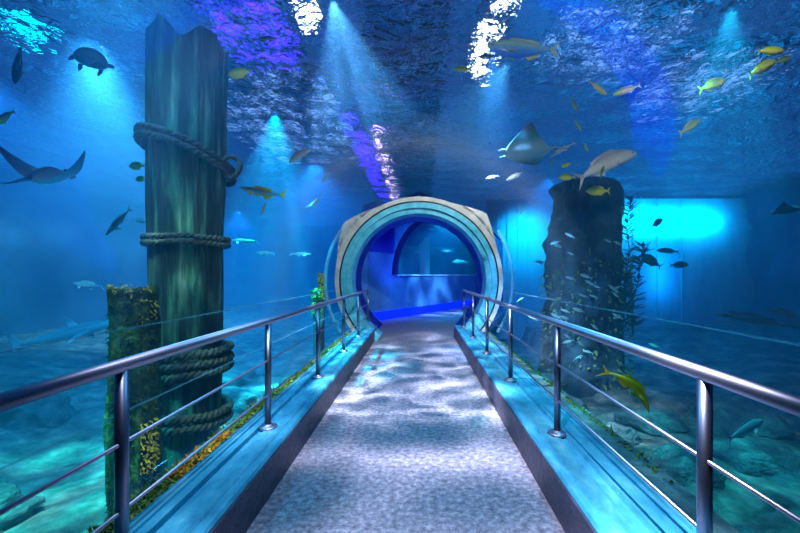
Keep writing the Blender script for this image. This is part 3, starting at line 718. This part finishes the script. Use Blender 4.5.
M['f_teal'] = fish_mat('teal_fish_skin', (0.10, 0.35, 0.40), (0.30, 0.70, 0.72), (0.60, 0.85, 0.85))
M['f_pink'] = fish_mat('pale_pink_fish_skin', (0.60, 0.45, 0.40), (0.85, 0.72, 0.66), (0.9, 0.85, 0.8))
M['f_black'] = mat('black_ray_skin', (0.004, 0.006, 0.01), 0.6)
M['f_ray'] = fish_mat('ray_skin', (0.06, 0.16, 0.18), (0.10, 0.32, 0.34), (0.45, 0.62, 0.62))
M['fin_yellow'] = mat('yellow_fin', (0.9, 0.75, 0.03), 0.5)
M['eye'] = mat('fish_eye', (0.01, 0.01, 0.01), 0.1)

SHAPES = {  # (t, top, bottom, half width) along a unit long body, nose at t=0
 'fish': [(0, .004, .004, .004), (.03, .035, .03, .022), (.10, .075, .065, .045), (.22, .115, .10, .065), (.38, .13, .12, .07), (.55, .11, .105, .058), (.70, .075, .07, .038), (.80, .045, .042, .022), (.87, .026, .025, .012)],
 'deep': [(0, .005, .005, .004), (.03, .05, .04, .025), (.10, .12, .09, .05), (.22, .19, .16, .075), (.38, .22, .20, .085), (.55, .19, .18, .07), (.70, .12, .12, .045), (.80, .065, .062, .025), (.87, .035, .034, .014)],
 'slim': [(0, .003, .003, .003), (.04, .022, .02, .016), (.12, .045, .04, .032), (.28, .065, .06, .045), (.45, .07, .065, .048), (.62, .055, .05, .036), (.76, .035, .032, .022), (.85, .018, .018, .012), (.90, .013, .013, .008)],
}
def body_mesh(shape, bend, vbend):
    prof = SHAPES[shape]; bm = bmesh.new(); rings = []; seg = 16; N = 26
    for j in range(N+1):
        t = prof[-1][0]*j/N; i = 0
        while i < len(prof)-2 and t > prof[i+1][0]: i += 1
        a, b = prof[i], prof[i+1]; u = (t-a[0])/(b[0]-a[0]); u = u*u*(3-2*u)*0.5+u*0.5
        tp, bt, hw = (a[q]+(b[q]-a[q])*u for q in (1, 2, 3))
        cx, cy, cz = curve(t, bend, vbend)
        rings.append([bm.verts.new((cx, cy+hw*math.cos(2*PI*k/seg), cz+(tp if math.sin(2*PI*k/seg) > 0 else bt)*math.sin(2*PI*k/seg))) for k in range(seg)])
    for j in range(N):
        for k in range(seg): bm.faces.new((rings[j][k], rings[j][(k+1) % seg], rings[j+1][(k+1) % seg], rings[j+1][k]))
    bm.faces.new(rings[0][::-1]); bm.faces.new(rings[-1]); bmesh.ops.recalc_face_normals(bm, faces=bm.faces); return bm
def curve(t, bend, vbend):
    s = t-0.45
    return 0.5-t, bend*s*s*2 if s > 0 else 0.25*bend*s*s, vbend*(s*s*2-0.2)
def fin(pts, thick, bend=0, vbend=0, side=0, tilt=0):
    """flat fin with thickness; pts (t, z) in the body plane, or a side fin spreading outwards"""
    bm = bmesh.new(); n = len(pts); A = []; B = []
    cx = sum(p[0] for p in pts)/n; cz = sum(p[1] for p in pts)/n
    for t, z in pts:
        x, y, zc = curve(t, bend, vbend)
        if side: q = [(x, side*(0.045+z*math.cos(tilt)) + y, zc-0.02-z*math.sin(tilt)+e) for e in (thick, -thick)]
        else: q = [(x, y+e, zc+z) for e in (thick, -thick)]
        A.append(bm.verts.new(q[0])); B.append(bm.verts.new(q[1]))
    bm.faces.new(A); bm.faces.new(B[::-1])
    for k in range(n): bm.faces.new((A[k], B[k], B[(k+1) % n], A[(k+1) % n]))
    bmesh.ops.recalc_face_normals(bm, faces=bm.faces); return bm
PROTO = {}
def swimmer(root_name, shape, skin, finm, bend, vbend, fins):
    key = (shape, skin, finm, bend, vbend, fins)
    if key in PROTO: return PROTO[key]
    P = []
    def keep(name, bm, m, smooth=True):
        me = bpy.data.meshes.new(name); bm.normal_update(); bm.to_mesh(me); bm.free(); me.materials.append(M[m])
        for p in me.polygons: p.use_smooth = smooth
        P.append((name, me))
    keep('body', body_mesh(shape, bend, vbend), skin)
    k = {'fish': 1, 'deep': 1.5, 'slim': 0.75}[shape]
    te = SHAPES[shape][-1][0]
    if fins == 'shark':
        keep('tail_fin', fin([(te-.03, .01), (te+.10, .16), (te+.06, .03), (te+.07, -.05), (te-.02, -.01)], .003, bend, vbend), finm, False)
        keep('dorsal_fin', fin([(.36, .05), (.47, .16), (.46, .05)], .004, bend, vbend), finm, False)
        for s in (-1, 1): keep('pectoral_fin', fin([(.26, 0), (.40, .17), (.38, .0)], .003, bend, vbend, s, .5), finm, False)
    else:
        keep('tail_fin', fin([(te-.01, .015), (te+.05, .06*k), (te+.14, .13*k), (te+.075, .03*k), (te+.06, 0), (te+.075, -.03*k), (te+.14, -.13*k), (te+.05, -.06*k), (te-.01, -.015)], .003, bend, vbend), finm, False)
        keep('dorsal_fin', fin([(.26, .10*k), (.33, .155*k), (.45, .15*k), (.60, .135*k), (.72, .10*k), (.70, .05*k), (.5, .08*k)], .003, bend, vbend), finm, False)
        keep('anal_fin', fin([(.52, -.08*k), (.58, -.145*k), (.68, -.11*k), (.75, -.06*k), (.68, -.05*k)], .003, bend, vbend), finm, False)
        for s in (-1, 1): keep('pectoral_fin', fin([(.24, 0), (.30, .07), (.40, .10), (.34, .0)], .002, bend, vbend, s, .7), finm, False)
    for s in (-1, 1):
        bm = bmesh.new(); bmesh.ops.create_uvsphere(bm, u_segments=10, v_segments=8, radius=.012*k)
        x, y, z = curve(.085, bend, vbend); w_ = {'fish': .036, 'deep': .040, 'slim': .022}[shape]
        for v in bm.verts: v.co += Vector((x, s*w_, z+.02*k))
        keep('eye', bm, 'eye')
    PROTO[key] = P; return P

def orient(o, loc, ang, yaw, length, roll=0):
    a, y = math.radians(ang), math.radians(yaw)
    X = Vector((math.cos(a)*math.cos(y), math.sin(y), math.sin(a)*math.cos(y))).normalized()
    up = Vector((0, 0, 1)) if abs(X.z) < 0.95 else Vector((0, -1, 0))
    Y = up.cross(X).normalized(); Z = X.cross(Y)
    m = Matrix((X, Y, Z)).transposed().to_4x4() @ Matrix.Rotation(math.radians(roll), 4, 'X')
    o.matrix_world = Matrix.Translation(loc) @ m @ Matrix.Scale(length, 4)

def place(px, py, y):
    """keep a swimmer between the tunnel and the water surface"""
    for _ in range(200):
        p = at(px, py, y); rad = math.hypot(p.x-AX, p.z-AZ)
        if p.z > 4.55 and y > 1.0: y -= 0.05; continue
        break
    p = at(px, py, y); rad = math.hypot(p.x-AX, p.z-AZ)
    if rad < 2.25 and y < 9.5: print('NEAR SHELL', px, py, y, round(rad, 2))
    return p, y
def fish(px, py, y, len_px, ang, label, kind='f_yellow', shape='fish', finm=None, yaw=15, bend=0.0, vbend=0.0, group=None, fins='fish', name='fish', cat='fish', roll=0):
    p, y = place(px, py, y)
    L = len_px*y/F/max(0.35, math.cos(math.radians(yaw)))
    t = thing(name, label, cat, group=group); orient(t, p, ang, yaw, L, roll)
    for nm, me in swimmer(name, shape, kind, finm or kind, bend, vbend, fins):
        o = bpy.data.objects.new(nm, me); C.objects.link(o); o.parent = t
    return t
G = 'f_yellow'
# yellow fish, upper right
fish(712, 85, 5.0, 38, 24, 'yellow fish swimming up to the right alone under the top right pair', G, finm='fin_yellow')
fish(690, 127, 5.6, 32, 32, 'lowest bright yellow fish of the right side, nose up to the right', G, finm='fin_yellow')
fish(762, 68, 4.6, 42, 28, 'long yellow-green fish directly below another in the top right corner', G, finm='f_green')
fish(783, 60, 4.9, 24, 22, 'yellow-green fish just ahead of the long one in the top right corner', 'f_green')
fish(771, 51, 4.4, 36, 8, 'uppermost yellow-green fish in the top right corner, nearly level', G, finm='f_green')
fish(598, 88, 5.5, 24, -28, 'yellow fish nosing down towards its neighbour, below the rippled surface', G, finm='fin_yellow')
fish(627, 90, 5.6, 26, 196, 'yellow fish facing left, second of the nose-to-nose pair', G, finm='f_silver')
fish(574, 104, 5.5, 17, -55, 'small green-yellow fish diving steeply left of the nose-to-nose pair', 'f_green')
fish(578, 125, 6.0, 14, -50, 'small dull green fish below the steeply diving one', 'f_green')
fish(586, 147, 6.3, 10, -60, 'tiny green fish above the back of the big silver fish', 'f_green', 'deep')
fish(463, 69, 5.2, 20, 172, 'small yellow-green fish at the foot of the white floodlight glare', 'f_green', finm='fin_yellow')
fish(487, 56, 5.0, 22, 178, 'small dark fish crossing the white floodlight glare', 'f_dark', 'slim')
fish(240, 73, 4.9, 28, 180, 'yellow-green fish just right of the top of the tall pile', G, finm='f_green', shape='deep')
fish(265, 39, 5.0, 24, 12, 'dark fish against the violet light at upper left', 'f_dark', 'slim')
fish(137, 166, 5.6, 20, 178, 'upper of two small yellow fish left of the tall pile', G, 'deep')
fish(141, 179, 5.6, 14, 182, 'lower and smaller of two yellow fish left of the tall pile', G, 'deep')
fish(4, 118, 5.0, 34, 200, 'bright green fish leaving the left edge, only its forked tail in view', 'f_green', finm='f_green')
# around the silver fish and the ray
fish(606, 165, 6.6, 70, 24, 'big silver fish swimming up to the right above the rock column', 'f_silver', vbend=-0.12, yaw=5)
fish(562, 150, 7.2, 26, 210, 'pale fish close behind the ray, its tail up to the right', 'f_silver', 'slim')
fish(602, 172, 6.3, 15, 65, 'small yellow-green fish under the belly of the big silver fish', 'f_green')
fish(567, 177, 7.0, 16, 180, 'yellow fish at the tail of the big silver fish', G, 'deep')
fish(566, 165, 7.2, 10, 200, 'tiny yellow fish between the ray and the big silver fish', G, 'deep')
fish(552, 164, 7.3, 10, 80, 'tiny upright yellow fish right under the tail end of the ray', G, 'deep')
fish(598, 191, 7.0, 22, 178, 'level yellow fish below the big silver fish', G, 'deep', finm='fin_yellow')
fish(623, 213, 7.5, 13, 88, 'small upright green-yellow fish at the left end of the bright cyan glow', 'f_green')
fish(590, 251, 7.4, 9, 80, 'tiny green fish in front of the middle of the rock column', 'f_green')
fish(523, 49, 4.6, 72, 174, 'large blue and silver fish with a yellow fin near the white glare', 'f_blue', finm='fin_yellow', yaw=5, vbend=0.06)
fish(492, 177, 7.5, 13, 190, 'left one of two small white fish above the arch at right', 'f_silver')
fish(515, 176, 7.6, 18, 205, 'right one of two small white fish above the arch, beside the ray', 'f_silver')
fish(521, 211, 8.2, 13, 45, 'small pale teal fish outside the right shoulder of the arch', 'f_teal', 'slim')
# left half
fish(301, 155, 6.6, 30, 205, 'pale pinkish fish above and left of the arch', 'f_pink', vbend=-0.15)
fish(325, 178, 7.6, 11, 235, 'tiny white fish steeply nosing down above the left of the arch', 'f_silver', 'slim')
fish(314, 202, 7.2, 22, 215, 'thin white curved fish left of the arch shoulder', 'f_silver', 'slim', vbend=0.2)
fish(262, 192, 5.8, 52, 168, 'slender silver and yellow fish right of the rope knot', 'f_teal', 'slim', finm='fin_yellow', vbend=0.08)
fish(264, 208, 5.9, 18, 240, 'small pale fish hanging under the slender silver and yellow fish', 'f_silver', 'slim', vbend=0.2)
fish(244, 241, 7.5, 32, 178, 'faint cyan fish beside the middle rope, right of the pile', 'f_teal', 'slim')
fish(265, 253, 8.5, 20, 178, 'left one of two faint small fish in the haze left of the arch', 'f_teal', 'slim')
fish(301, 254, 8.6, 20, 0, 'right one of two faint small fish in the haze left of the arch', 'f_teal', 'slim')
fish(118, 222, 6.2, 42, 218, 'teal-backed fish nosing down to the left of the tall pile', 'f_dark', 'slim', finm='f_teal')
fish(140, 221, 6.6, 24, 172, 'pale cyan fish between the teal-backed fish and the pile', 'f_teal', 'slim')
fish(88, 285, 9.5, 40, 176, 'faint fish above the mossy stump in the blue haze', 'f_ray', 'slim')
fish(66, 334, 8.5, 100, 14, 'pale slender shark with upright fin gliding low at left', 'f_teal', 'slim', fins='shark', name='shark', cat='shark', yaw=10)
fish(18, 64, 4.4, 40, 238, 'dark thickset fish hanging nose down at upper left', 'f_black', 'deep', finm='f_green', yaw=20)
fish(138, 138, 6.4, 14, 5, 'small white fish at the left of the upper rope', 'f_silver', 'slim')
# right half, low
fish(657, 223, 9.5, 17, 30, 'small dark fish in front of the bright cyan glow', 'f_dark', 'deep')
fish(651, 261, 9.0, 22, 145, 'lower left dark fish of the three below the bright cyan glow', 'f_dark', 'deep')
fish(668, 251, 9.4, 20, 175, 'topmost dark fish of the three below the bright cyan glow', 'f_dark', 'fish')
fish(679, 265, 8.8, 24, 2, 'rightmost dark fish of the three below the bright cyan glow', 'f_dark', 'fish')
fish(630, 388, 3.6, 66, -44, 'curved yellow-green fish low behind the right railing', G, 'slim', finm='fin_yellow', vbend=-0.30, yaw=5)
fish(745, 430, 3.9, 46, 22, 'pale banded fish low beyond the nearest right post', 'f_teal', 'fish', yaw=10)
fish(785, 313, 5.5, 34, 170, 'dark fish lying low at the right edge above the handrail', 'f_dark', 'slim')
fish(540, 262, 10.5, 12, 178, 'small cyan fish right of the arch under the small cyan glow', 'f_teal', 'slim')
# fish seen through the half-round window
for px, py, ln, y, lb in ((460, 262, 16, 23, 'brightest teal fish low at the right in the half-round window'), (447, 251, 10, 24, 'small teal fish at the middle of the half-round window'),
                          (418, 252, 9, 22, 'small teal fish at the left of the half-round window'), (432, 229, 9, 24, 'small teal fish near the top of the half-round window')):
    fish(px, py, y, ln, 178, lb, 'f_teal', 'fish')
rnd = random.Random(21)
for k in range(26):
    px = rnd.uniform(555, 618); py = rnd.uniform(235, 345) ; y = rnd.uniform(6.6, 7.6)
    fish(px, py, y, rnd.uniform(7, 13), rnd.choice((150, 160, -35, -20, 200)), 'tiny pale teal fish of the school in front of the rock column', 'f_teal', 'fish', group='school before the rock column')
for px, py, ln, an in ((520, 300, 10, 30), (533, 318, 11, 150), (640, 352, 14, 160), (655, 346, 12, 160), (578, 358, 12, 20), (588, 352, 10, 165)):
    fish(px, py, 5.6, ln, an, 'tiny pale fish over the rubble behind the right railing', 'f_teal', 'fish', group='small fish over the rubble')

def ray_fish(px, py, y, span_px, label, ang, yaw, roll, curl, skin='f_ray', tail=0.9, name='ray', chord=0.8):
    p, y = place(px, py, y); L = span_px*y/F
    t = thing(name, label, 'ray'); orient(t, p, ang, yaw, L, roll)
    bm = bmesh.new(); nu, nv = 36, 18; top = []; bot = []
    for i in range(nu+1):
        u = -1+2*i/nu; au = abs(u); le = 0.5*chord-0.55*chord*au**1.5; te = -0.5*chord+0.38*chord*au**0.8
        if le < te: le = te = (le+te)/2
        rt = []; rb = []
        for j in range(nv+1):
            v = j/nv; x = le+(te-le)*v; s = math.sin(PI*min(1, max(0, v)))**0.7; th = (0.10*math.exp(-(u/0.22)**2)+0.022*(1-au))*s
            z0 = curl*au**2 + 0.02*math.sin(v*3)*au
            yy = 0.5*u*(1-0.25*abs(curl)*au)
            rt.append(bm.verts.new((x, yy, z0+th))); rb.append(bm.verts.new((x, yy, z0-th*0.5-0.001)))
        top.append(rt); bot.append(rb)
    for i in range(nu):
        for j in range(nv):
            bm.faces.new((top[i][j], top[i+1][j], top[i+1][j+1], top[i][j+1])); bm.faces.new((bot[i][j], bot[i][j+1], bot[i+1][j+1], bot[i+1][j]))
    for i in range(nu):
        for j in (0, nv): bm.faces.new((top[i][j], bot[i][j], bot[i+1][j], top[i+1][j]))
    bmesh.ops.remove_doubles(bm, verts=bm.verts, dist=0.0005); bmesh.ops.recalc_face_normals(bm, faces=bm.faces)
    link_mesh('body', bm, skin, t)
    bm = bmesh.new(); tube(bm, [(-0.5*chord+0.06-tail*k/10, 0.03*math.sin(k*0.6), 0.01) for k in range(11)], [0.022*(1-k/11)+0.003 for k in range(11)], 8); link_mesh('tail', bm, skin, t)
    for s in (-1, 1):
        bm = bmesh.new(); bmesh.ops.create_uvsphere(bm, u_segments=10, v_segments=8, radius=.018)
        for v in bm.verts: v.co += Vector((0.36*chord, s*0.07, 0.075))
        link_mesh('eye', bm, 'eye', t)
        bm = bmesh.new(); tube(bm, [(0.46*chord, s*0.07, 0), (0.54*chord, s*0.085, 0.0), (0.62*chord, s*0.075, -0.01)], [0.03, 0.022, 0.008], 8); link_mesh('head_fin', bm, skin, t)
    return t
ray_fish(528, 151, 6.0, 50, 'teal ray with a raised wing above the right shoulder of the arch', 178, 25, 42, 0.20, tail=0.4, chord=0.95)
ray_fish(49, 178, 4.6, 92, 'broad ray with both pale wing tips curled up, at left', 90, 70, 6, 0.32, tail=0.4, chord=0.42)
ray_fish(788, 211, 4.2, 44, 'black ray silhouette at the right edge', 186, 55, 5, 0.10, 'f_black', tail=0.5, chord=0.5)
ray_fish(752, 320, 6.6, 60, 'dark flat ray low above the right handrail, under the light line', 170, 20, 4, 0.05, 'f_dark', tail=0.6)

def turtle(px, py, y, len_px, label, ang, yaw, roll):
    p, y = place(px, py, y); L = len_px*y/F; t = thing('sea_turtle', label, 'turtle'); orient(t, p, ang, yaw, L, roll)
    bm = bmesh.new(); bmesh.ops.create_uvsphere(bm, u_segments=28, v_segments=18, radius=1)
    for v in bm.verts:
        x, yy, z = v.co; v.co = Vector((x*0.44, yy*0.36*(1-0.18*x), z*(0.42 if z > 0 else 0.12)))
    link_mesh('shell', bm, 'f_black', t)
    bm = bmesh.new(); tube(bm, [(0.36, 0, 0.0), (0.44, 0, 0.02), (0.52, 0, 0.03), (0.58, 0, 0.02), (0.61, 0, 0.01)], [0.05, 0.055, 0.065, 0.05, 0.02], 12); link_mesh('head', bm, 'f_black', t)
    for x0, s, L1, sw in ((0.20, 1, 0.24, -0.08), (0.20, -1, 0.24, -0.08), (-0.34, 1, 0.22, -0.05), (-0.34, -1, 0.22, -0.05)):
        bm = bmesh.new(); pts = [(x0+sw*k/5*(1.3 if k > 2 else 1), s*(0.24+L1*0.45*k/5), -0.05-L1*0.85*k/5) for k in range(6)]
        tube(bm, pts, [0.05, 0.06, 0.06, 0.05, 0.035, 0.015], 10); link_mesh('flipper', bm, 'f_black', t)
turtle(91, 62, 4.3, 32, 'dark round-backed turtle swimming right at upper left in the pale beam', -8, 20, 0)
